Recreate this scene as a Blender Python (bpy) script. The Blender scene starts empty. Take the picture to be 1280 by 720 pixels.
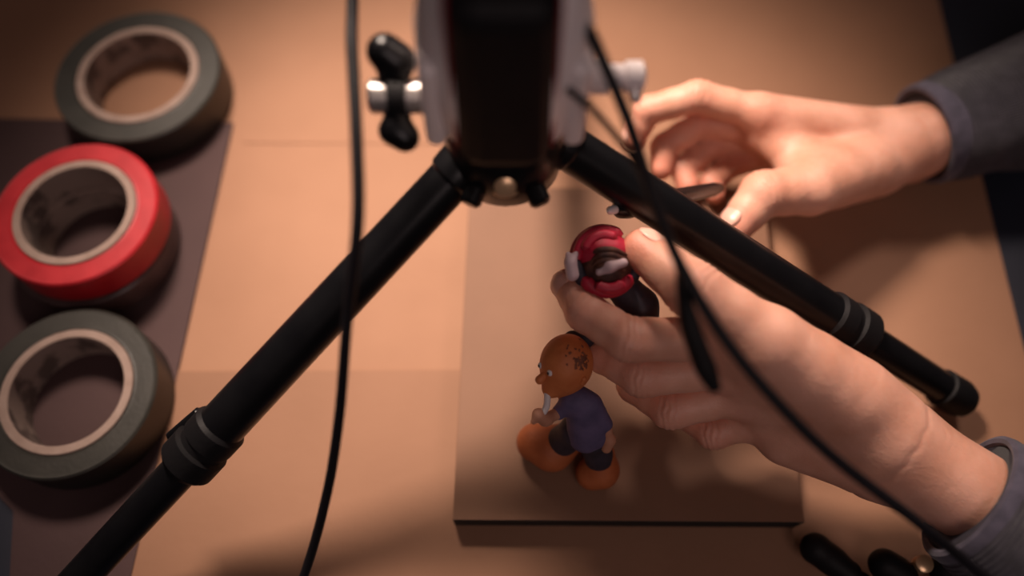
import bpy, math
import numpy as np
from mathutils import Vector, Matrix

H=0.51; F=1017.0; TH=math.radians(25); TZ=0.75
ST,CT=math.sin(TH),math.cos(TH)
def W(u,v,z=0.0):
    """survey helper: table-space position (m) of a point seen at u,v whose height above the table is z"""
    a=(u-640)/F; b=(360-v)/F
    t=(H-z)/(CT-ST*b)
    return Vector((t*a, t*(ST+CT*b), z))

# ---------------- materials ----------------
def mat(name,c1,c2=None,rough=0.6,scale=30,bump=0.0,bscale=None,metal=0.0,sss=0.0,detail=4,coat=0.0,spec=0.5,contrast=(0.35,0.65)):
    m=bpy.data.materials.new(name); m.use_nodes=True
    nt=m.node_tree; N=nt.nodes; L=nt.links
    p=N['Principled BSDF']
    p.inputs['Roughness'].default_value=rough
    p.inputs['Metallic'].default_value=metal
    p.inputs['Specular IOR Level'].default_value=spec
    p.inputs['Coat Weight'].default_value=coat
    if sss:
        p.inputs['Subsurface Weight'].default_value=sss
        p.inputs['Subsurface Radius'].default_value=(1.0,0.35,0.2)
        p.inputs['Subsurface Scale'].default_value=0.006
    tc=N.new('ShaderNodeTexCoord')
    n=N.new('ShaderNodeTexNoise'); n.inputs['Scale'].default_value=scale; n.inputs['Detail'].default_value=detail
    L.new(tc.outputs['Object'],n.inputs['Vector'])
    r=N.new('ShaderNodeValToRGB')
    r.color_ramp.elements[0].position=contrast[0]; r.color_ramp.elements[1].position=contrast[1]
    r.color_ramp.elements[0].color=(*c1,1); r.color_ramp.elements[1].color=(*(c2 or c1),1)
    L.new(n.outputs['Fac'],r.inputs['Fac']); L.new(r.outputs['Color'],p.inputs['Base Color'])
    if bump:
        n2=N.new('ShaderNodeTexNoise'); n2.inputs['Scale'].default_value=bscale or scale*6; n2.inputs['Detail'].default_value=6
        L.new(tc.outputs['Object'],n2.inputs['Vector'])
        b=N.new('ShaderNodeBump'); b.inputs['Strength'].default_value=bump; b.inputs['Distance'].default_value=0.001
        L.new(n2.outputs['Fac'],b.inputs['Height']); L.new(b.outputs['Normal'],p.inputs['Normal'])
    return m

M_kraft=mat('kraft_paper',(.300,.150,.084),(.340,.174,.100),.75,9,.25,180)
M_card =mat('cardboard',(.245,.120,.066),(.282,.141,.080),.75,7,.25,150)
M_board=mat('brown_board',(.178,.086,.046),(.205,.100,.055),.7,12,.15,250)
M_bedge_shade=mat('board_edge_shade',(.006,.0045,.004),None,.8)  # near-black: shade on the board's front edge, put into the side colour
M_purple=mat('purple_brown_paper',(.052,.025,.025),(.066,.033,.032),.8,10,.3,200)
M_navy=mat('navy_top',(.009,.011,.021),(.014,.017,.031),.6,15,.1,200)
M_floor=mat('floor_mat',(.05,.04,.035),(.07,.055,.045),.7,4,.1)
M_tapeg=mat('grey_tape',(.025,.024,.020),(.034,.032,.027),.42,60,.15,400)
M_tapeg2=mat('grey_tape_side',(.009,.009,.008),(.014,.014,.013),.4,60,.15,400)
M_taper=mat('red_tape',(.36,.009,.016),(.44,.016,.024),.42,60,.1,400)
M_tapew=mat('clear_tape',(.065,.037,.035),(.10,.06,.057),.3,60,.1,400)
M_core=mat('tape_core',(.27,.19,.155),(.33,.24,.20),.8,90,.2,500)
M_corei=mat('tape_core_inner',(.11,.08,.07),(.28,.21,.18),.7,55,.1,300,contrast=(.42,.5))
M_black=mat('black_metal',(.003,.003,.004),(.005,.005,.006),.3,40,.05,300,spec=.3)
M_rub=mat('black_rubber',(.004,.004,.005),(.007,.006,.007),.6,40,.2,300,spec=.22)
M_white=mat('white_plastic',(.84,.75,.75),(.88,.80,.79),.4,20,.05,300)
M_redp=mat('red_plastic',(.22,.010,.016),None,.5)
M_silver=mat('satin_metal',(.55,.50,.48),(.65,.6,.57),.35,30,.05,300,metal=.8)
M_brass=mat('brass',(.75,.48,.28),(.85,.58,.34),.3,30,.05,300,metal=.6)
M_cable=mat('cable',(.005,.004,.006),(.008,.007,.010),.55,40,.1,spec=.3)
M_or=mat('orange_clay',(.50,.135,.038),(.60,.185,.055),.6,70,.35,350)
M_shoe=mat('shoe_clay',(.36,.09,.026),(.46,.125,.038),.65,70,.35,350)
M_shirt=mat('shirt_clay',(.080,.064,.135),(.125,.095,.19),.75,90,.35,350)
M_trou=mat('dark_clay',(.02,.016,.026),(.035,.026,.04),.7,90,.3,350)
M_pskin=mat('puppet_skin',(.45,.20,.12),(.52,.25,.16),.6,70,.2,350)
M_hair=mat('puppet_hair',(.13,.042,.022),(.22,.07,.032),.7,250,.6,500)
M_wh=mat('white_clay',(.72,.66,.66),(.78,.72,.72),.5)
M_redc=mat('red_clay',(.38,.008,.032),(.50,.018,.050),.5,80,.3,350)
M_brownc=mat('brown_clay',(.05,.016,.012),(.13,.048,.028),.6,200,.4,400)
M_lilac=mat('lilac_clay',(.54,.38,.41),(.62,.46,.48),.5,80)
M_nail=mat('nail',(.72,.38,.30),(.77,.44,.35),.35,60,sss=.1)

def skin_material():
    m=mat('skin',(.65,.315,.212),(.78,.415,.30),.5,38,.0,420,sss=.2)
    nt=m.node_tree;N=nt.nodes;L=nt.links;p=N['Principled BSDF']
    at=N.new('ShaderNodeAttribute'); at.attribute_name='flush'
    mx=N.new('ShaderNodeMixRGB'); mx.blend_type='MIX'
    src=p.inputs['Base Color'].links[0].from_socket
    L.new(at.outputs['Fac'],mx.inputs['Fac']); L.new(src,mx.inputs['Color1'])
    mx.inputs['Color2'].default_value=(.58,.18,.12,1)
    L.new(mx.outputs['Color'],p.inputs['Base Color'])
    tc=N.new('ShaderNodeTexCoord')
    vo=N.new('ShaderNodeTexVoronoi'); vo.inputs['Scale'].default_value=620; vo.feature='DISTANCE_TO_EDGE'
    n1=N.new('ShaderNodeTexNoise'); n1.inputs['Scale'].default_value=90; n1.inputs['Detail'].default_value=5; n1.inputs['Distortion'].default_value=.8
    L.new(tc.outputs['Object'],vo.inputs['Vector']); L.new(tc.outputs['Object'],n1.inputs['Vector'])
    b1=N.new('ShaderNodeBump'); b1.inputs['Strength'].default_value=.3; b1.inputs['Distance'].default_value=.0006
    b2=N.new('ShaderNodeBump'); b2.inputs['Strength'].default_value=.36; b2.inputs['Distance'].default_value=.0016
    L.new(vo.outputs['Distance'],b1.inputs['Height']); L.new(n1.outputs['Fac'],b2.inputs['Height'])
    L.new(b1.outputs['Normal'],b2.inputs['Normal']); L.new(b2.outputs['Normal'],p.inputs['Normal'])
    return m
M_skin=skin_material()
def knit_material():
    m=mat('grey_knit',(.052,.047,.070),(.090,.080,.115),.9,120,0)
    nt=m.node_tree;N=nt.nodes;L=nt.links;p=N['Principled BSDF']
    uv=N.new('ShaderNodeUVMap'); uv.uv_map='UVMap'
    w1=N.new('ShaderNodeTexWave'); w1.bands_direction='X'; w1.inputs['Scale'].default_value=12; w1.inputs['Distortion'].default_value=.6
    w2=N.new('ShaderNodeTexWave'); w2.bands_direction='Y'; w2.inputs['Scale'].default_value=16; w2.inputs['Distortion'].default_value=.6
    L.new(uv.outputs['UV'],w1.inputs['Vector']); L.new(uv.outputs['UV'],w2.inputs['Vector'])
    ad=N.new('ShaderNodeMath'); ad.operation='ADD'; L.new(w1.outputs['Fac'],ad.inputs[0]); L.new(w2.outputs['Fac'],ad.inputs[1])
    b=N.new('ShaderNodeBump'); b.inputs['Strength'].default_value=1.0; b.inputs['Distance'].default_value=.004
    L.new(ad.outputs[0],b.inputs['Height']); L.new(b.outputs['Normal'],p.inputs['Normal'])
    p.inputs['Sheen Weight'].default_value=.15
    return m
M_knit=knit_material()

# ---------------- builders ----------------
def link(o,parent=None):
    bpy.context.collection.objects.link(o)
    if parent: o.parent=parent
    return o
def empty(name):
    e=bpy.data.objects.new(name,None); e.empty_display_size=.02
    return link(e)
def mesh(name,verts,faces,mats,parent=None,smooth=True,fm=None):
    me=bpy.data.meshes.new(name); me.from_pydata([tuple(map(float,v)) for v in verts],[],[list(map(int,f)) for f in faces]); me.update()
    for m in (mats if isinstance(mats,(list,tuple)) else [mats]): me.materials.append(m)
    if smooth: me.polygons.foreach_set('use_smooth',[True]*len(me.polygons))
    if fm is not None: me.polygons.foreach_set('material_index',fm)
    o=bpy.data.objects.new(name,me); link(o,parent)
    return o
def sharp(o,ang=35):
    me=o.data
    import bmesh
    bm=bmesh.new(); bm.from_mesh(me)
    for e in bm.edges:
        if len(e.link_faces)==2 and e.calc_face_angle(0)>math.radians(ang): e.smooth=False
    bm.to_mesh(me); bm.free()
def frame(d):
    d=Vector(d).normalized()
    u=Vector((0,0,1)) if abs(d.z)<.9 else Vector((1,0,0))
    x=d.cross(u).normalized(); y=d.cross(x).normalized()
    return d,x,y
def lathe(name,p0,axis,prof,m,parent=None,seg=40,fm=None,sx=1.0,sy=1.0):
    d,x,y=frame(axis); p0=Vector(p0)
    V=[];Fc=[]
    for (s,r) in prof:
        for k in range(seg):
            a=2*math.pi*k/seg
            V.append(p0+d*s+x*(r*sx*math.cos(a))+y*(r*sy*math.sin(a)))
    n=len(prof); mi=[]
    for i in range(n-1):
        for k in range(seg):
            k2=(k+1)%seg
            Fc.append((i*seg+k,i*seg+k2,(i+1)*seg+k2,(i+1)*seg+k)); mi.append(fm[i] if fm else 0)
    if prof[0][1]>1e-6 and not (prof[0]==prof[-1]): Fc.append(tuple(range(seg))[::-1]); mi.append(fm[0] if fm else 0)
    if prof[-1][1]>1e-6 and not (prof[0]==prof[-1]): Fc.append(tuple((n-1)*seg+k for k in range(seg))); mi.append(fm[-1] if fm else 0)
    o=mesh(name,V,Fc,m,parent,True,mi); 
    import bmesh
    bm=bmesh.new(); bm.from_mesh(o.data); bmesh.ops.recalc_face_normals(bm,faces=bm.faces); bm.to_mesh(o.data); bm.free()
    sharp(o); return o
def rod(name,a,b,r0,r1,m,parent=None,bev=.0015,seg=32):
    a=Vector(a);b=Vector(b);l=(b-a).length
    return lathe(name,a,b-a,[(0,max(r0-bev,.0002)),(bev,r0),(l-bev,r1),(l,max(r1-bev,.0002))],m,parent,seg)
def catmull(P,n=10):
    P=[Vector(p) for p in P]; Q=[P[0]*2-P[1]]+P+[P[-1]*2-P[-2]]; out=[]
    for i in range(1,len(Q)-2):
        for k in range(n):
            t=k/n; a,b,c,d=Q[i-1],Q[i],Q[i+1],Q[i+2]
            out.append(.5*((2*b)+(c-a)*t+(2*a-5*b+4*c-d)*t*t+(3*b-a-3*c+d)*t**3))
    out.append(P[-1]); return out
def tube(name,P,R,m,parent=None,seg=16,n=10,smoothpath=True,uv=False,rfun=None):
    m0=len(P); path=catmull(P,n) if smoothpath else [Vector(p) for p in P]
    if isinstance(R,(int,float)): R=[R]*m0
    rr=np.interp(np.linspace(0,m0-1,len(path)),range(m0),R)
    V=[];Fc=[];x=None;dist=0;S=[]
    for i,p in enumerate(path):
        d=(path[min(i+1,len(path)-1)]-path[max(i-1,0)]).normalized()
        if i: dist+=(p-path[i-1]).length
        S.append(dist)
        if x is None: _,x,_=frame(d)
        x=(x-d*x.dot(d)).normalized(); y=d.cross(x)
        for k in range(seg):
            a=2*math.pi*k/seg
            r=rr[i]*(rfun(dist,a,i/(len(path)-1)) if rfun else 1)
            V.append(p+x*(r*math.cos(a))+y*(r*math.sin(a)))
    L=len(path)
    for i in range(L-1):
        for k in range(seg):
            k2=(k+1)%seg; Fc.append((i*seg+k,i*seg+k2,(i+1)*seg+k2,(i+1)*seg+k))
    Fc.append(tuple(range(seg))[::-1]); Fc.append(tuple((L-1)*seg+k for k in range(seg)))
    o=mesh(name,V,Fc,m,parent)
    if uv:
        me=o.data; ul=me.uv_layers.new(name='UVMap')
        for pl in me.polygons:
            ks=[(v%seg,v//seg) for v in pl.vertices]
            wrap=max(k for k,_ in ks)-min(k for k,_ in ks)>seg/2
            for li,(k,i) in zip(pl.loop_indices,ks):
                kk=k+seg if (wrap and k<seg/2) else k
                ul.data[li].uv=(S[i]*10, kk/seg*3)
    return o
def prism(name,pts,z0,z1,m,parent=None,bev=0.0,side=None):
    n=len(pts); V=[Vector((p[0],p[1],z0)) for p in pts]+[Vector((p[0],p[1],z1)) for p in pts]
    Fc=[tuple(range(n))[::-1],tuple(range(n,2*n))]+[(i,(i+1)%n,n+(i+1)%n,n+i) for i in range(n)]
    ms=[m]+([side] if side else []); fm=[0,0]+[1 if side else 0]*n
    o=mesh(name,V,Fc,ms,parent,False,fm)
    import bmesh
    bm=bmesh.new(); bm.from_mesh(o.data); bmesh.ops.recalc_face_normals(bm,faces=bm.faces); bm.to_mesh(o.data); bm.free()
    if bev:
        b=o.modifiers.new('bevel','BEVEL'); b.width=bev; b.segments=3
    return o
def box(name,c,dims,m,parent=None,rot=None,bev=.002):
    hx,hy,hz=[d/2 for d in dims]; V=[]
    for z in(-hz,hz):
        for (a,b) in((-hx,-hy),(hx,-hy),(hx,hy),(-hx,hy)):
            v=Vector((a,b,z)); 
            if rot is not None: v=rot@v
            V.append(v+Vector(c))
    Fc=[(3,2,1,0),(4,5,6,7),(0,1,5,4),(1,2,6,5),(2,3,7,6),(3,0,4,7)]
    o=mesh(name,V,Fc,m,parent,False)
    b=o.modifiers.new('bevel','BEVEL'); b.width=bev; b.segments=3
    return o

# ---------- signed-distance sculpting ----------
class Vol:
    def __init__(s,pts,pad,h):
        P=np.array([tuple(p) for p in pts]); lo=P.min(0)-pad; hi=P.max(0)+pad
        s.h=h; s.lo=lo; n=np.ceil((hi-lo)/h).astype(int)+1; s.n=n
        s.X=(lo[0]+h*np.arange(n[0],dtype=np.float32))[:,None,None].astype(np.float32)
        s.Y=(lo[1]+h*np.arange(n[1],dtype=np.float32))[None,:,None].astype(np.float32)
        s.Z=(lo[2]+h*np.arange(n[2],dtype=np.float32))[None,None,:].astype(np.float32)
    def cap(s,a,b,r0,r1):
        a=np.array(tuple(a),dtype=np.float32); b=np.array(tuple(b),dtype=np.float32); ba=b-a; L=max(float(ba@ba),1e-12)
        px,py,pz=s.X-a[0],s.Y-a[1],s.Z-a[2]
        t=np.clip((px*ba[0]+py*ba[1]+pz*ba[2])/L,0,1)
        return np.sqrt((px-t*ba[0])**2+(py-t*ba[1])**2+(pz-t*ba[2])**2)-(r0+(r1-r0)*t)
    def ell(s,c,axes,r):
        c=np.array(tuple(c)); px,py,pz=s.X-c[0],s.Y-c[1],s.Z-c[2]; k=0
        for ax,rr in zip(axes,r): k=k+((px*ax[0]+py*ax[1]+pz*ax[2])/rr)**2
        return (np.sqrt(k)-1)*min(r)
def smin(a,b,k):
    h=np.maximum(k-np.abs(a-b),0)/k
    return np.minimum(a,b)-h*h*k*.25
def nets(D,lo,h):
    ins=D<0; n=D.shape; c=tuple(k-1 for k in n)
    acc=np.zeros(c+(3,),np.float32); cnt=np.zeros(c,np.float32)
    offs=[(i,j,k) for i in(0,1) for j in(0,1) for k in(0,1)]
    def sl(o): return tuple(slice(o[q],o[q]+c[q]) for q in range(3))
    for o in offs:
        for ax in range(3):
            if o[ax]==0:
                o2=list(o); o2[ax]=1; o2=tuple(o2)
                A=D[sl(o)];B=D[sl(o2)]; m=(ins[sl(o)]!=ins[sl(o2)])
                t=np.where(m,A/np.where(m,A-B,1),0)
                for q in range(3):
                    acc[...,q]+=np.where(m,(t if q==ax else o[q]),0)
                cnt+=m
    act=cnt>0; idx=-np.ones(c,np.int64); idx[act]=np.arange(act.sum())
    g=np.argwhere(act); V=(g+acc[act]/cnt[act][:,None])*h+lo
    Q=[]
    for ax in range(3):
        o2=[0,0,0];o2[ax]=1
        A=ins[tuple(slice(0,n[q]-o2[q]) for q in range(3))]; B=ins[tuple(slice(o2[q],n[q]) for q in range(3))]
        e=np.argwhere(A!=B); u,v=(ax+1)%3,(ax+2)%3
        ok=(e[:,u]>0)&(e[:,v]>0)&(e[:,u]<c[u])&(e[:,v]<c[v])&(e[:,ax]<c[ax]); e=e[ok]
        fl=A[tuple(e.T)]
        def id_(du,dv):
            f=e.copy(); f[:,u]-=du; f[:,v]-=dv; return idx[tuple(f.T)]
        q=np.stack([id_(0,0),id_(1,0),id_(1,1),id_(0,1)],1)
        q[~fl]=q[~fl][:,::-1]; Q.append(q)
    return V,np.concatenate(Q)
def sculpt(name,vol,D,m,parent=None,relax=2):
    V,Q=nets(D,vol.lo,vol.h)
    me=bpy.data.meshes.new(name)
    me.from_pydata(V.tolist(),[],Q.tolist()); me.update()
    E=np.array([e.vertices[:] for e in me.edges]); 
    for _ in range(relax):
        S=np.zeros_like(V);C=np.zeros(len(V))
        for q in range(3):
            S[:,q]=np.bincount(E[:,0],V[E[:,1],q],len(V))+np.bincount(E[:,1],V[E[:,0],q],len(V))
        C=np.bincount(E[:,0],minlength=len(V))+np.bincount(E[:,1],minlength=len(V))
        V=V*.5+.5*S/np.maximum(C,1)[:,None]
    me.vertices.foreach_set('co',V.astype(np.float32).ravel()); me.update()
    me.materials.append(m); me.polygons.foreach_set('use_smooth',[True]*len(me.polygons))
    o=bpy.data.objects.new(name,me); link(o,parent); return o,V
def blob(name,parts,m,parent,h=.0007,k=.003,relax=2):
    pts=[];mr=0
    for a,b,r0,r1 in parts: pts+= [a,b]; mr=max(mr,r0,r1)
    v=Vol(pts,mr+.004,h); D=None
    for a,b,r0,r1 in parts:
        d=v.cap(a,b,r0,r1); D=d if D is None else smin(D,d,k)
    return sculpt(name,v,D,m,parent,relax)[0]
def ellip(name,c,axes,r,m,parent,h=.0007,extra=()):
    v=Vol([c],max(r)*1.7,h); D=v.ell(c,axes,r)
    for (a,b,r0,r1,k) in extra:
        D=smin(D,v.cap(a,b,r0,r1),k) if k>0 else np.maximum(D,-v.cap(a,b,r0,r1))
    return sculpt(name,v,D,m,parent)[0]

# ================= ROOM / TABLE =================
prism('floor',[(-2,-1.6),(2,-1.6),(2,2.2),(-2,2.2)],-TZ-.05,-TZ,M_floor)
table=empty('table')
prism('top',[(-.75,-.45),(.95,-.45),(.95,.95),(-.75,.95)],-.03,0,M_navy,table,.002)
for i,(x,y) in enumerate([(-.68,-.38),(.88,-.38),(.88,.88),(-.68,.88)]):
    box(f'leg_{i+1}',(x,y,-.39),(.05,.05,.72),M_navy,table)

kp=[W(1150,-90),W(1172,0),W(1280,440),W(1358,760),W(-250,800),W(-420,-90)]
prism('kraft_paper_sheet',kp,.0,.0008,M_kraft)
prism('cardboard_sheet',[W(222,465),W(700,462),W(1120,470),W(1165,790),W(130,790)],.0008,.0020,M_card,None,.0003)
prism('kraft_paper_sheet.001',[W(306,-90),W(303,180),W(700,182),W(1120,180),W(1075,-90)],.0008,.0014,M_kraft,None,.0002)
prism('purple_paper_sheet',[W(-160,148),W(293,156),W(193,605),W(150,790),W(12,790),W(20,640),W(-60,560)],.0022,.0030,M_purple)
prism('navy_paper_sheet',[W(-200,560),W(60,560),W(60,800),W(-200,800)],.0009,.0016,M_navy)

BZ=.022
BL,BR,TL=W(566,650,BZ),W(1006,653,BZ),W(587,234,BZ)
prism('modelling_board',[BL,BR,BR+(TL-BL),TL],.0022,BZ,M_board,None,.0004,side=M_bedge_shade)

# ================= TAPES =================
def tape(name,cx,cy,z0,h,r,mface,mside):
    e=empty(name)
    c=W(cx,cy,z0+h); c=Vector((c.x,c.y,z0))
    ro=r*.735; ri=r*.635; b=.0012
    prof=[(b*.5,ro+.0003),(0,ro+.001),(0,r-b),(b,r),(h-b,r),(h,r-b)]
    for k in range(1,8):
        rr=r-b-(r-b-ro-.001)*k/8; prof.append((h-(.00025 if k%2 else 0),rr))
    prof+=[(h,ro+.001),(h-b*.5,ro+.0003),(b*.5,ro+.0003)]
    fm=[0]*(len(prof)-1); fm[3]=1
    lathe('wound_tape',c,(0,0,1),prof,[mface,mside],e,96,fm)
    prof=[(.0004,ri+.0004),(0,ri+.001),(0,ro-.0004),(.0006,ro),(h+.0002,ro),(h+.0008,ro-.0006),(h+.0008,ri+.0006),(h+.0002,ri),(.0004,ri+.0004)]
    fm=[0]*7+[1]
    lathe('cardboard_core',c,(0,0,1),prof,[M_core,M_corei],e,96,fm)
    return e
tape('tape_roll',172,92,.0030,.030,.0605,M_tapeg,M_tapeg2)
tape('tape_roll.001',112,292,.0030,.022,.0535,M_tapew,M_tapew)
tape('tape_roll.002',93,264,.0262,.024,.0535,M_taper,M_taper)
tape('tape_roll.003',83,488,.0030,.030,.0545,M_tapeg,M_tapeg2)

# ================= TRIPOD =================
tri=empty('tripod')
hub=W(632,190,.18)
def leg(i,top,foot,cl,r1=.0122,r2=.0100):
    top=Vector(top);foot=Vector(foot);d=foot-top;L=d.length;dn=d/L
    rod(f'leg_{i}_upper',top,top+dn*(cl*L),r1*.92,r1*1.05,M_black,tri)
    rod(f'leg_{i}_lower',top+dn*(cl*L-.01),foot-dn*.012,r2,r2,M_black,tri)
    c=top+dn*(cl*L)
    lathe(f'leg_{i}_clamp',c-dn*.018,dn,[(0,r1+.0005),(.002,r1+.0024),(.012,r1+.0024),(.013,r1+.0010),(.017,r1+.0010),(.018,r1+.0034),(.030,r1+.0034),(.033,r1+.001),(.036,r2)],M_rub,tri)
    _,x,y=frame(dn)
    rod(f'leg_{i}_lever',c+x*(r1+.002)-dn*.012,c+x*(r1+.006)+dn*.014,.0035,.0028,M_black,tri)
    lathe(f'leg_{i}_foot',foot-dn*.026,dn,[(0,r2),(.001,r2+.0018),(.017,r2+.0024),(.023,r2+.001),(.026,r2-.004)],M_rub,tri)
    lathe(f'leg_{i}_yoke',top-dn*.006,dn,[(0,.007),(.003,.0115),(.012,.0132),(.020,.0128),(.022,.0112)],M_black,tri)
footL=W(28,800,.010); footR=W(1207,503,.013); footB=Vector((.03,.62,.012))
for i,(ft,cl) in enumerate([(footL,.56),(footR,.66),(footB,.6)]):
    dh=Vector((ft.x-hub.x,ft.y-hub.y,0)).normalized()
    tp=hub+dh*.020+Vector((0,[.006,.012,.0][i],.006))
    leg(i+1,tp,ft,cl)
    rod(f'hinge_pin_{i+1}',tp+Vector((-dh.y,dh.x,0))*.015,tp-Vector((-dh.y,dh.x,0))*.015,.0045,.0045,M_black,tri)
lathe('hub',hub+Vector((0,0,-.018)),(0,0,1),[(0,.014),(.004,.022),(.012,.027),(.028,.0290),(.042,.0270),(.050,.022)],M_black,tri)
for s in(-1,1):
    rod('hub_screw_%d'%(s+2),hub+Vector((s*.012,-.020,.006)),hub+Vector((s*.017,-.031,.002)),.0052,.0052,M_black,tri)
bolt=hub+Vector((0,-.024,.012))
lathe('brass_bolt',bolt,(0,-1,.6),[(-.006,.0090),(0,.0090),(.002,.0078),(.0025,.0054),(.007,.0050),(.008,.003)],M_brass,tri,6*4)
base=hub+Vector((0,0,.030))
lathe('head_housing',base,(0,0,1),[(0,.016),(.003,.025),(.010,.0310),(.020,.0345),(.040,.0360),(.060,.0350),(.080,.0310),(.088,.027),(.092,.020)],M_white,tri,56)
box('head_front',base+Vector((0,-.0185,.054)),(.0390,.036,.096),M_rub,tri,None,.010)
for s in(-1,1):
    box('head_trim_%d'%(s+2),base+Vector((s*.0196,-.0215,.056)),(.0016,.016,.080),M_redp,tri,None,.0007)
    box('head_bracket_%d'%(s+2),base+Vector((s*.0290,-.016,.034)),(.009,.018,.050),M_white,tri,None,.0038)
lathe('head_collar',base+Vector((0,0,-.010)),(0,0,1),[(0,.022),(.003,.0255),(.008,.0255),(.012,.021)],M_black,tri)
kz=base.z+.020; kc=Vector((hub.x-.033,hub.y-.006,kz))
rod('lock_shaft',kc,kc+Vector((-.025,0,0)),.0075,.0075,M_silver,tri)
lathe('lock_knob',kc+Vector((-.008,0,0)),(-1,0,0),[(0,.006),(.001,.0095),(.008,.0098),(.009,.006)],M_rub,tri)
ka=kc+Vector((-.014,.0,0)); 
blob('lock_lever',[(ka+Vector((-.003,.012,.014)),ka+Vector((.002,.010,.011)),.0078,.0078),(ka+Vector((0,.010,.010)),ka,.0070,.0062),(ka,ka+Vector((.002,-.012,-.008)),.0056,.0056),(ka+Vector((-.001,-.012,-.008)),ka+Vector((.004,-.014,-.010)),.0064,.0064)],M_black,tri,.0008)
kc=Vector((hub.x+.031,hub.y-.002,kz+.008))
lathe('tension_knob',kc,(1,0,0),[(0,.004),(.004,.0042),(.005,.0072),(.012,.0076),(.013,.0055),(.019,.0052),(.020,.0066),(.0265,.0066),(.028,.004)],M_white,tri)
blob('tension_wing',[(kc+Vector((.022,0,.002)),kc+Vector((.024,-.008,-.004)),.003,.0025)],M_silver,tri,.0006)
lathe('quick_plate',base+Vector((0,0,.090)),(0,0,1),[(0,.018),(.002,.026),(.010,.026),(.012,.022)],M_black,tri)

cam_o=empty('camera_on_tripod'); cb=base+Vector((0,.012,.102))
box('body',cb+Vector((0,0,.030)),(.118,.042,.060),M_rub,cam_o,None,.007)
lathe('lens',cb+Vector((0,.018,.030)),(0,1,0),[(0,.026),(.010,.027),(.012,.024),(.034,.024),(.036,.021)],M_black,cam_o)
box('viewfinder',cb+Vector((0,0,.065)),(.036,.034,.016),M_rub,cam_o,None,.005)

# ================= CABLES =================
c1=empty('camera_cable')
tube('cord',[cb+Vector((-.059,0,.03)),cb+Vector((-.075,-.01,.03)),W(432,-60,.26),W(440,60,.25),W(446,180,.24),W(447,280,.225),W(434,400,.19),W(424,520,.15),W(408,620,.11),W(378,725,.07),W(330,830,.03),W(250,900,.006)],[.0026]*6+[.0024]*6,M_cable,c1)
c2=empty('camera_cable.001')
tube('cord',[cb+Vector((.059,-.005,.03)),cb+Vector((.068,-.02,.02)),W(700,-40,.29),W(742,50,.275),W(785,150,.255),W(818,250,.24),W(850,330,.23),W(900,415,.215),W(960,490,.20),W(1040,570,.18),W(1150,655,.15),W(1230,720,.11),W(1330,800,.05),W(1400,860,.006)],.0024,M_cable,c2)
tube('remote_lead',[W(640,62,.268),W(690,98,.262),W(735,132,.255),W(785,190,.245),W(825,262,.236),W(850,345,.226),W(862,400,.215)],.0014,M_cable,c2)
sp=[W(850,345,.224),W(862,405,.217),W(882,460,.205),W(895,488,.20)]
tube('plug',sp,[.0020,.0040,.0045,.0024],M_rub,c2)

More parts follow.
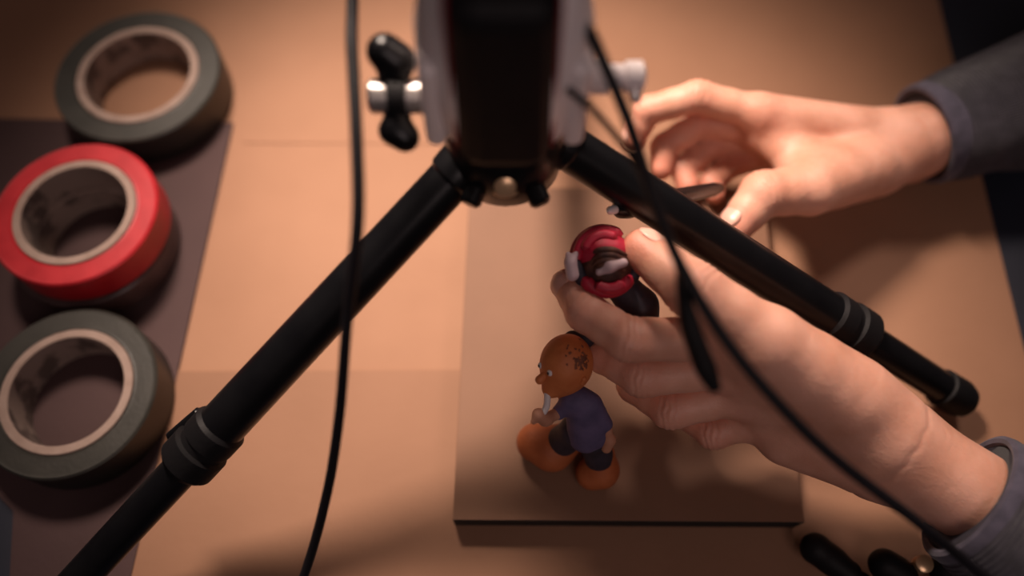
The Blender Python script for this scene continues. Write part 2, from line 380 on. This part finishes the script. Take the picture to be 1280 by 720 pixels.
# ================= HANDS =================
person=empty('person')
def P3(l): return [W(*p) for p in l]
def make_hand(name,fingers,thumb,palm,arm,h=.0012):
    FR=[.0112,.0106,.0096,.0080]
    allp=[p for f in fingers for p in f[0]]+list(thumb[0])+[q for c in palm for q in c[:2]]+[q for c in arm for q in c[:2]]
    v=Vol(allp,.030,h)
    D=None
    for a,b,r0,r1 in palm:
        d=v.cap(a,b,r0,r1); D=d if D is None else smin(D,d,.010)
    for a,b,r0,r1 in arm: D=smin(D,v.cap(a,b,r0,r1),.016)
    res=D
    for J,sc in fingers:
        r=[x*sc for x in FR]; fd=None
        for i in range(3):
            a,b=J[i],J[i+1]; mid=(a+b)/2
            rm=(r[i]+r[i+1])/2*.92
            for (p,q,ra,rb) in((a,mid,r[i],rm),(mid,b,rm,r[i+1])):
                d=v.cap(p,q,ra,rb); fd=d if fd is None else smin(fd,d,.0025)
        res=smin(res,smin(D,fd,.007),.0009)
    J,R=thumb; fd=None
    for i in range(len(J)-1):
        a,b=J[i],J[i+1]; mid=(a+b)/2; rm=(R[i]+R[i+1])/2*(.93 if i else 1.0)
        for (p,q,ra,rb) in((a,mid,R[i],rm),(mid,b,rm,R[i+1])):
            d=v.cap(p,q,ra,rb); fd=d if fd is None else smin(fd,d,.003)
    res=smin(res,smin(D,fd,.012),.0009)
    o,V=sculpt(name,v,res,M_skin,person,2)
    # skin folds over the joints and across the wrist
    N=np.zeros(len(V)*3,np.float32); o.data.vertices.foreach_get('normal',N); N=N.reshape(-1,3)
    dep=np.zeros(len(V))
    def fold(c,axis,rad,offs,depth,wd):
        c=np.array(tuple(c)); a=np.array(tuple(Vector(axis).normalized())); q=V-c; s=q@a; rr=np.linalg.norm(q,axis=1)
        fall=np.clip((rad-rr)/(rad*.35),0,1)
        s=s+.0006*np.sin(q@np.array([310.,420.,260.]))
        for of in offs: np.maximum(dep,depth*fall*np.exp(-((s-of)/wd)**2),out=dep)
    for f,_ in fingers:
        fold(f[1],f[2]-f[0],.0165,(-.0032,0,.0032),.00075,.0009)
        fold(f[2],f[3]-f[1],.0140,(-.0014,.0014),.00060,.0008)
    fold(J[-2],J[-1]-J[-3],.0200,(-.0035,0,.0035),.00070,.0009)
    ar=arm[0][1]-arm[0][0]; wc=(arm[0][0]+arm[1][0])/2
    fold(wc+ar.normalized()*.0,ar,.050,(-.003,),.0004,.0016)
    V=V-N*dep[:,None]; o.data.vertices.foreach_set('co',V.astype(np.float32).ravel()); o.data.update()
    fl=np.zeros(len(V))
    pts=[(j,.011,.42) for f,_ in fingers for j in f[1:3]]+[(f[0],.014,.35) for f,_ in fingers]+[(f[3],.011,.7) for f,_ in fingers]+[(J[-1],.013,.65),(J[-2],.013,.4)]
    for p,s,wt in pts:
        d=np.linalg.norm(V-np.array(tuple(p)),axis=1); fl=np.maximum(fl,wt*np.exp(-(d/(s*1.15))**4))
    at=o.data.attributes.new('flush','FLOAT','POINT'); at.data.foreach_set('value',fl.astype(np.float32))
    return o
def nail(name,tip,prev,nrm,r,wd,ln):
    d=(tip-prev).normalized(); n=Vector(nrm); n=(n-d*n.dot(d)).normalized(); s=d.cross(n)
    V=[];Fc=[];nu,nv=10,10
    for i in range(nu+1):
        for j in range(nv+1):
            a=-1+2*i/nu; b=-1+2*j/nv
            x=a*math.sqrt(1-b*b*.35); y=b*math.sqrt(1-a*a*.35)
            ang=x*wd; lift=r*1.03-.0006*max(0,-y)-(.0022*max(0,y)**2)
            V.append(tip+d*(y*ln-.001)+n*(lift*math.cos(ang))+s*(lift*math.sin(ang)))
    for i in range(nu):
        for j in range(nv): q=i*(nv+1)+j; Fc.append((q,q+1,q+nv+2,q+nv+1))
    o=mesh(name,V,Fc,M_nail,person); so=o.modifiers.new('solid','SOLIDIFY'); so.thickness=.0007; so.offset=0
    return o

# right hand (far side)
rF=[(P3([(950,142,.078),(872,121,.084),(809,138,.073),(792,174,.058)]),1.04),
    (P3([(948,160,.059),(875,154,.056),(830,184,.047),(826,211,.042)]),1.0),
    (P3([(952,176,.042),(888,184,.041),(854,211,.036),(860,232,.035)]),.95),
    (P3([(967,192,.034),(914,207,.034),(889,227,.033),(894,243,.0325)]),.84)]
rT=(P3([(1080,210,.060),(1012,236,.078),(954,243,.085),(918,284,.078)]),[.0175,.0165,.0144,.0110])
wr=[W(1130,182,.052),W(1130,182,.034)]
rPalm=[(W(1125,177,.050),rF[0][0][0],.019,.0130),(W(1125,180,.044),rF[1][0][0],.019,.0128),(W(1125,185,.038),rF[2][0][0],.019,.0122),
       (W(1120,190,.034),rF[3][0][0],.0180,.0118),(W(1095,208,.050),W(1012,224,.066),.020,.019),(W(1005,205,.064),W(955,170,.066),.014,.011),(W(1080,215,.037),W(990,210,.036),.016,.013)]
rArm=[(wr[0],W(1225,150,.052),.0205,.0215),(wr[1],W(1225,152,.040),.0205,.0215)]
make_hand('right_hand',rF,rT,rPalm,rArm)
nail('right_thumb_nail',rT[0][-1],rT[0][-2],(-.6,.3,.8),.0112,.75,.0068)
nail('right_index_nail',rF[0][0][3],rF[0][0][2],(-.9,.2,.5),.0084,.80,.0056)

# left hand (near side), raised, pinching the puppet
lF=[(P3([(905,425,.125),(785,424,.135),(732,390,.132),(709,356,.124)]),1.08),
    (P3([(915,458,.106),(803,470,.105),(755,443,.095),(760,408,.086)]),1.08),
    (P3([(930,492,.088),(838,512,.081),(793,482,.071),(803,450,.065)]),1.02),
    (P3([(955,522,.072),(892,540,.063),(858,518,.055),(862,490,.052)]),.92)]
lT=(P3([(1062,492,.115),(960,426,.138),(866,362,.151),(803,312,.144)]),[.0180,.0162,.0142,.0108])
lPalm=[(W(1105,537,.100),lF[0][0][0],.0185,.0140),(W(1107,544,.092),lF[1][0][0],.0185,.0140),(W(1110,556,.084),lF[2][0][0],.0190,.0135),
       (W(1108,567,.078),lF[3][0][0],.0190,.0130),(W(1085,508,.108),W(965,440,.128),.0185,.0155),(W(955,430,.134),W(905,420,.128),.0135,.0115),(W(1085,572,.077),W(985,545,.072),.019,.0160)]
lArm=[(W(1115,552,.094),W(1285,655,.082),.0200,.0195),(W(1118,568,.078),W(1285,668,.070),.0210,.0205)]
make_hand('left_hand',lF,lT,lPalm,lArm)
nail('left_index_nail',lF[0][0][3],lF[0][0][2],(-.8,-.1,.75),.0087,.80,.0062)
nail('left_thumb_nail',lT[0][-1],lT[0][-2],(.0,.9,.35),.0110,.80,.0072)

def sleeve(name,P,R,seed):
    def rf(s,a,t):
        w=.020*math.sin(s*95+2.2*math.sin(a+seed))*(.5+.5*math.cos(a-1+seed))+.018*math.sin(s*55+a*2+seed)
        return 1+w*1.9*min(1,s/.03)
    o=tube(name,P,R,M_knit,person,72,16,True,True,rf)
    p0,p1=Vector(P[0]),Vector(P[1]); d=(p1-p0).normalized(); r=R[0]
    prof=[(.006,r-.0045),(.001,r-.0035),(0,r-.0015),(.001,r+.0006),(.004,r+.0014),(.020,r+.0012),(.0225,r+.0002)]
    lathe(name+'_cuff',p0-d*.003,d,prof,M_knit,person,72)
    return o
sleeve('right_sleeve',[W(1156,168,.047),W(1215,149,.050),W(1290,126,.055),W(1420,90,.060),W(1640,30,.068),W(1900,-30,.08)],[.0340,.0400,.0475,.051,.053,.055],0.3)
sleeve('left_sleeve',[W(1214,622,.080),W(1268,656,.078),W(1350,704,.074),W(1480,762,.068),W(1700,860,.062)],[.0360,.042,.047,.051,.054],1.7)

# ================= STANDING PUPPET =================
pup=empty('clay_puppet'); B=BZ-.008
def Q(u,v,z): return W(u,v,z+B)
blob('boot_1',[(Q(670,553,.020),Q(690,560,.022),.0116,.0132),(Q(690,560,.022),Q(704,552,.026),.0132,.0108)],M_shoe,pup)
blob('boot_2',[(Q(740,592,.0180),Q(750,588,.020),.0096,.0110),(Q(750,586,.020),Q(750,570,.030),.0106,.0088)],M_shoe,pup)
blob('legs',[(Q(702,552,.030),Q(720,538,.050),.0092,.0086),(Q(749,572,.030),Q(740,546,.050),.0086,.0088),(Q(720,538,.050),Q(740,546,.050),.0086,.0086)],M_trou,pup)
blob('shirt',[(Q(733,542,.052),Q(724,500,.080),.0108,.0076),(Q(744,540,.056),Q(736,512,.074),.0084,.0070),(Q(714,502,.080),Q(737,503,.080),.0054,.0054),
    (Q(712,502,.080),Q(698,516,.074),.0048,.0040),(Q(741,506,.079),Q(757,530,.066),.0050,.0040)],M_shirt,pup)
blob('forearm_1',[(Q(698,516,.074),Q(682,524,.079),.0034,.0030),(Q(682,524,.079),Q(673,518,.085),.0040,.0034),(Q(673,518,.085),Q(667,527,.083),.0020,.0016)],M_pskin,pup,.0006,.002)
blob('forearm_2',[(Q(757,530,.066),Q(761,550,.056),.0032,.0028),(Q(761,550,.056),Q(758,560,.052),.0040,.0030)],M_pskin,pup,.0006,.002)
hc=Q(708,455,.093)
up=Vector((.14,.72,.78)).normalized()
fd=Vector((-.66,-.60,-.10)); fd=(fd-up*fd.dot(up)).normalized(); fd=(fd-up*.10).normalized(); up=(up-fd*up.dot(fd)).normalized()
sd=fd.cross(up).normalized(); ax=[up,sd,fd]; hr=(.0164,.0136,.0144)
ellip('head',hc,ax,hr,M_or,pup,.0006,extra=[(hc+fd*.006-up*.009,hc+fd*.009-up*.013,.0056,.0042,.006),(hc-up*.012,hc-up*.020-fd*.002,.0048,.0048,.005)])
blob('nose',[(hc+fd*.0138-up*.003,hc+fd*.0164-up*.005,.0021,.0025)],M_or,pup,.0005)
for s in(-1,1):
    blob('ear_%d'%(s+2),[(hc+sd*s*.0128-up*.005-fd*.001,hc+sd*s*.0136-up*.002-fd*.0015,.0014,.0015)],M_or,pup,.0005)
    e0=hc+fd*.0130+sd*s*.0042+up*.0006
    lathe('eye_%d'%(s+2),e0,fd,[(0,.0001),(.0002,.0017),(.0010,.0016),(.0015,.0010),(.0017,.0002)],M_wh,pup,20)
    lathe('pupil_%d'%(s+2),e0+fd*.0012,fd,[(0,.0009),(.0006,.0008),(.0008,.0002)],M_black,pup,14)
import random
random.seed(4)
hp=[]
for k in range(70):
    d=Vector((random.gauss(.42,.22),random.gauss(-.15,.22),.75)).normalized()
    q=1/math.sqrt((d.dot(ax[0])/hr[0])**2+(d.dot(ax[1])/hr[1])**2+(d.dot(ax[2])/hr[2])**2)
    t=Vector((random.uniform(-1,1),random.uniform(-1,1),0)); t=(t-d*t.dot(d)).normalized()
    hp.append((hc+d*(q-.0002),hc+d*(q-.0003)+t*.0008,.0006,.0004))
blob('hair',hp,M_hair,pup,.0003,.0003,1)
tube('cigarette',[hc+fd*.0110-up*.012,Q(683,508,.086),Q(674,522,.085)],.0018,M_wh,pup,12)

# ================= HELD PUPPET =================
hp_=empty('clay_puppet.001')
pc=W(757,330,.138)
camv=Vector((0,0,1)).lerp(Vector((-.1,-.6,.6)),.4).normalized()
X=Vector((1,0,0));Yv=camv.cross(X).normalized()
def L(x,y,z): return pc+X*x+Yv*y+camv*z
ellip('head',pc,[X,Yv,camv],(.0136,.0142,.0126),M_brownc,hp_,.0006)
ellip('cap',L(-.0015,.0055,.0005),[X,Yv,camv],(.0142,.0112,.0128),M_redc,hp_,.0006)
def arc(r,a0,a1,z,cx=0,cy=0,n=12,sy=1.0): return [L(cx+r*math.cos(math.radians(a0+(a1-a0)*i/n)),cy+sy*r*math.sin(math.radians(a0+(a1-a0)*i/n)),z) for i in range(n+1)]
for k,(r,z,a0,a1) in enumerate([(.0150,.001,50,200),(.0134,.0062,48,190),(.0100,.0104,55,170)]):
    tube('cap_roll_%d'%(k+1),arc(r,a0,a1,z,-.001,.003),[.0014]+[.0027]*11+[.0014],M_redc,hp_,14,4)
for k in range(4):
    y0=.0040-.0028*k; w_=.0098-.0004*k
    tube('hair_strand_%d'%(k+1),[L(-w_+.002,y0-.001,.0090),L(-w_*.4,y0+.0006,.0130),L(w_*.3,y0+.0008,.0132),L(w_,y0-.001,.0090)],[.0009,.0015,.0015,.0009],M_brownc,hp_,12,8)
tube('collar',[L(.0135,.008,.001),L(.0155,.000,.002),L(.0135,-.008,.001)],[.003,.0040,.003],M_trou,hp_,14,6)
tube('scarf',arc(.0126,205,340,.005,0,-.0024),[.0014]+[.0036]*11+[.0014],M_redc,hp_,14,4)
tube('scarf_fold',arc(.0092,225,320,.0094,.001,-.0050),[.001]+[.0028]*11+[.001],M_redc,hp_,14,4)
blob('snout',[(L(.001,-.0040,.0132),L(.0080,-.0018,.0132),.0026,.0022),(L(.001,-.0040,.0132),L(-.0040,-.0062,.0118),.0024,.0020)],M_lilac,hp_,.0005)
blob('body',[(L(.008,-.010,-.006),L(.018,-.020,-.014),.0085,.0100),(L(.018,-.020,-.014),L(.022,-.030,-.022),.0100,.0080)],M_trou,hp_)
blob('arm',[(L(-.004,-.012,-.004),L(-.012,-.008,.002),.0035,.003),(L(-.012,-.008,.002),L(-.0155,-.001,.006),.0032,.0028)],M_trou,hp_,.0006)
blob('hand',[(L(-.0172,-.0065,.006),L(-.0182,-.0010,.0085),.0034,.0032),(L(-.0182,-.0010,.0085),L(-.0155,.0035,.0085),.0020,.0015),(L(-.0182,-.0010,.0085),L(-.0195,.0035,.0080),.0019,.0013)],M_lilac,hp_,.0005,.002)
blob('leg',[(L(.004,-.024,-.020),L(-.010,-.036,-.026),.0050,.0042),(L(-.010,-.036,-.026),L(-.017,-.036,-.025),.0045,.0045)],M_trou,hp_)

tool=empty('sculpting_tool')
ta,tb=W(763,263,.156),W(905,234,.084)
d=(tb-ta); l=d.length
lathe('handle',ta+d*.03,d,[(0,.0022),(.005,.0052),(.012,.0062),(.03,.0052),(l*.86,.0042),(l*.92,.0030)],M_black,tool,24)
lathe('tip',ta-d*.02,d,[(0,.0008),(.002,.0022),(l*.06+.001,.0024)],M_wh,tool,20)

# ================= SPRING CLAMP =================
cl=empty('spring_clamp')
pv=W(1150,775,.018)
for i,(a,b) in enumerate([(W(1020,686,.017),W(1060,716,.018)),(W(1106,706,.020),W(1130,718,.020))]):
    blob(f'handle_grip_{i+1}',[(a,(a+b)/2,.0092,.0078),((a+b)/2,b,.0078,.0075)],M_rub,cl,.001,.004)
    rod(f'handle_{i+1}',(a+b)/2,pv,.005,.005,M_black,cl)
lathe('pivot',pv-Vector((0,0,.016)),(0,0,1),[(0,.010),(.002,.012),(.028,.012),(.030,.010)],M_black,cl)
blob('jaw',[(pv,W(1220,755,.020),.008,.007),(W(1220,755,.020),W(1180,712,.020),.008,.0085),(pv,W(1240,805,.018),.008,.007)],M_rub,cl,.0012,.004)
lathe('adjuster',W(1150,706,.022),(0,0,1),[(0,.005),(.006,.005),(.007,.0035)],M_brass,cl,20)

for o in list(bpy.context.scene.objects):
    if o.parent is None: o.location.z+=TZ

# ---------------- lights ----------------
def aim(o,loc,tgt):
    o.location=Vector(loc)+Vector((0,0,TZ)); dd=Vector(tgt)-Vector(loc); o.rotation_euler=dd.to_track_quat('-Z','Y').to_euler()
l=bpy.data.lights.new('key_lamp','SPOT'); l.energy=78; l.color=(1,.79,.66); l.spot_size=math.radians(50); l.spot_blend=1.0; l.shadow_soft_size=.10
o=bpy.data.objects.new('key_lamp',l); link(o); aim(o,(-.20,.64,.78),(-.01,.245,0))
l=bpy.data.lights.new('added_hand_light','SPOT'); l.energy=11; l.color=(1,.79,.70); l.spot_size=math.radians(38); l.spot_blend=1.0; l.shadow_soft_size=.08  # added to brighten the hands; stands for no known lamp
o=bpy.data.objects.new('added_hand_light',l); link(o); aim(o,(.48,.68,.75),(.17,.16,0.06))
l=bpy.data.lights.new('added_fill','AREA'); l.shape='DISK'; l.size=.6; l.energy=2.0; l.color=(1,.77,.74)  # weak light added from the camera side to lift hands and tripod head
o=bpy.data.objects.new('added_fill',l); link(o); aim(o,(.25,-.55,1.0),(.05,.15,0))
w=bpy.data.worlds.new('world'); bpy.context.scene.world=w; w.use_nodes=True
w.node_tree.nodes['Background'].inputs[0].default_value=(.9,.66,.64,1); w.node_tree.nodes['Background'].inputs[1].default_value=.045

# ---------------- camera ----------------
c=bpy.data.cameras.new('photo_camera'); co=bpy.data.objects.new('photo_camera',c); link(co)
co.location=(0,0,H+TZ); co.rotation_euler=(TH,0,0)
c.sensor_width=36; c.lens=F/1280*36; c.clip_start=.01
c.dof.use_dof=True; c.dof.focus_distance=.435; c.dof.aperture_fstop=1.8
bpy.context.scene.camera=co
bpy.context.scene.view_settings.view_transform='Standard'
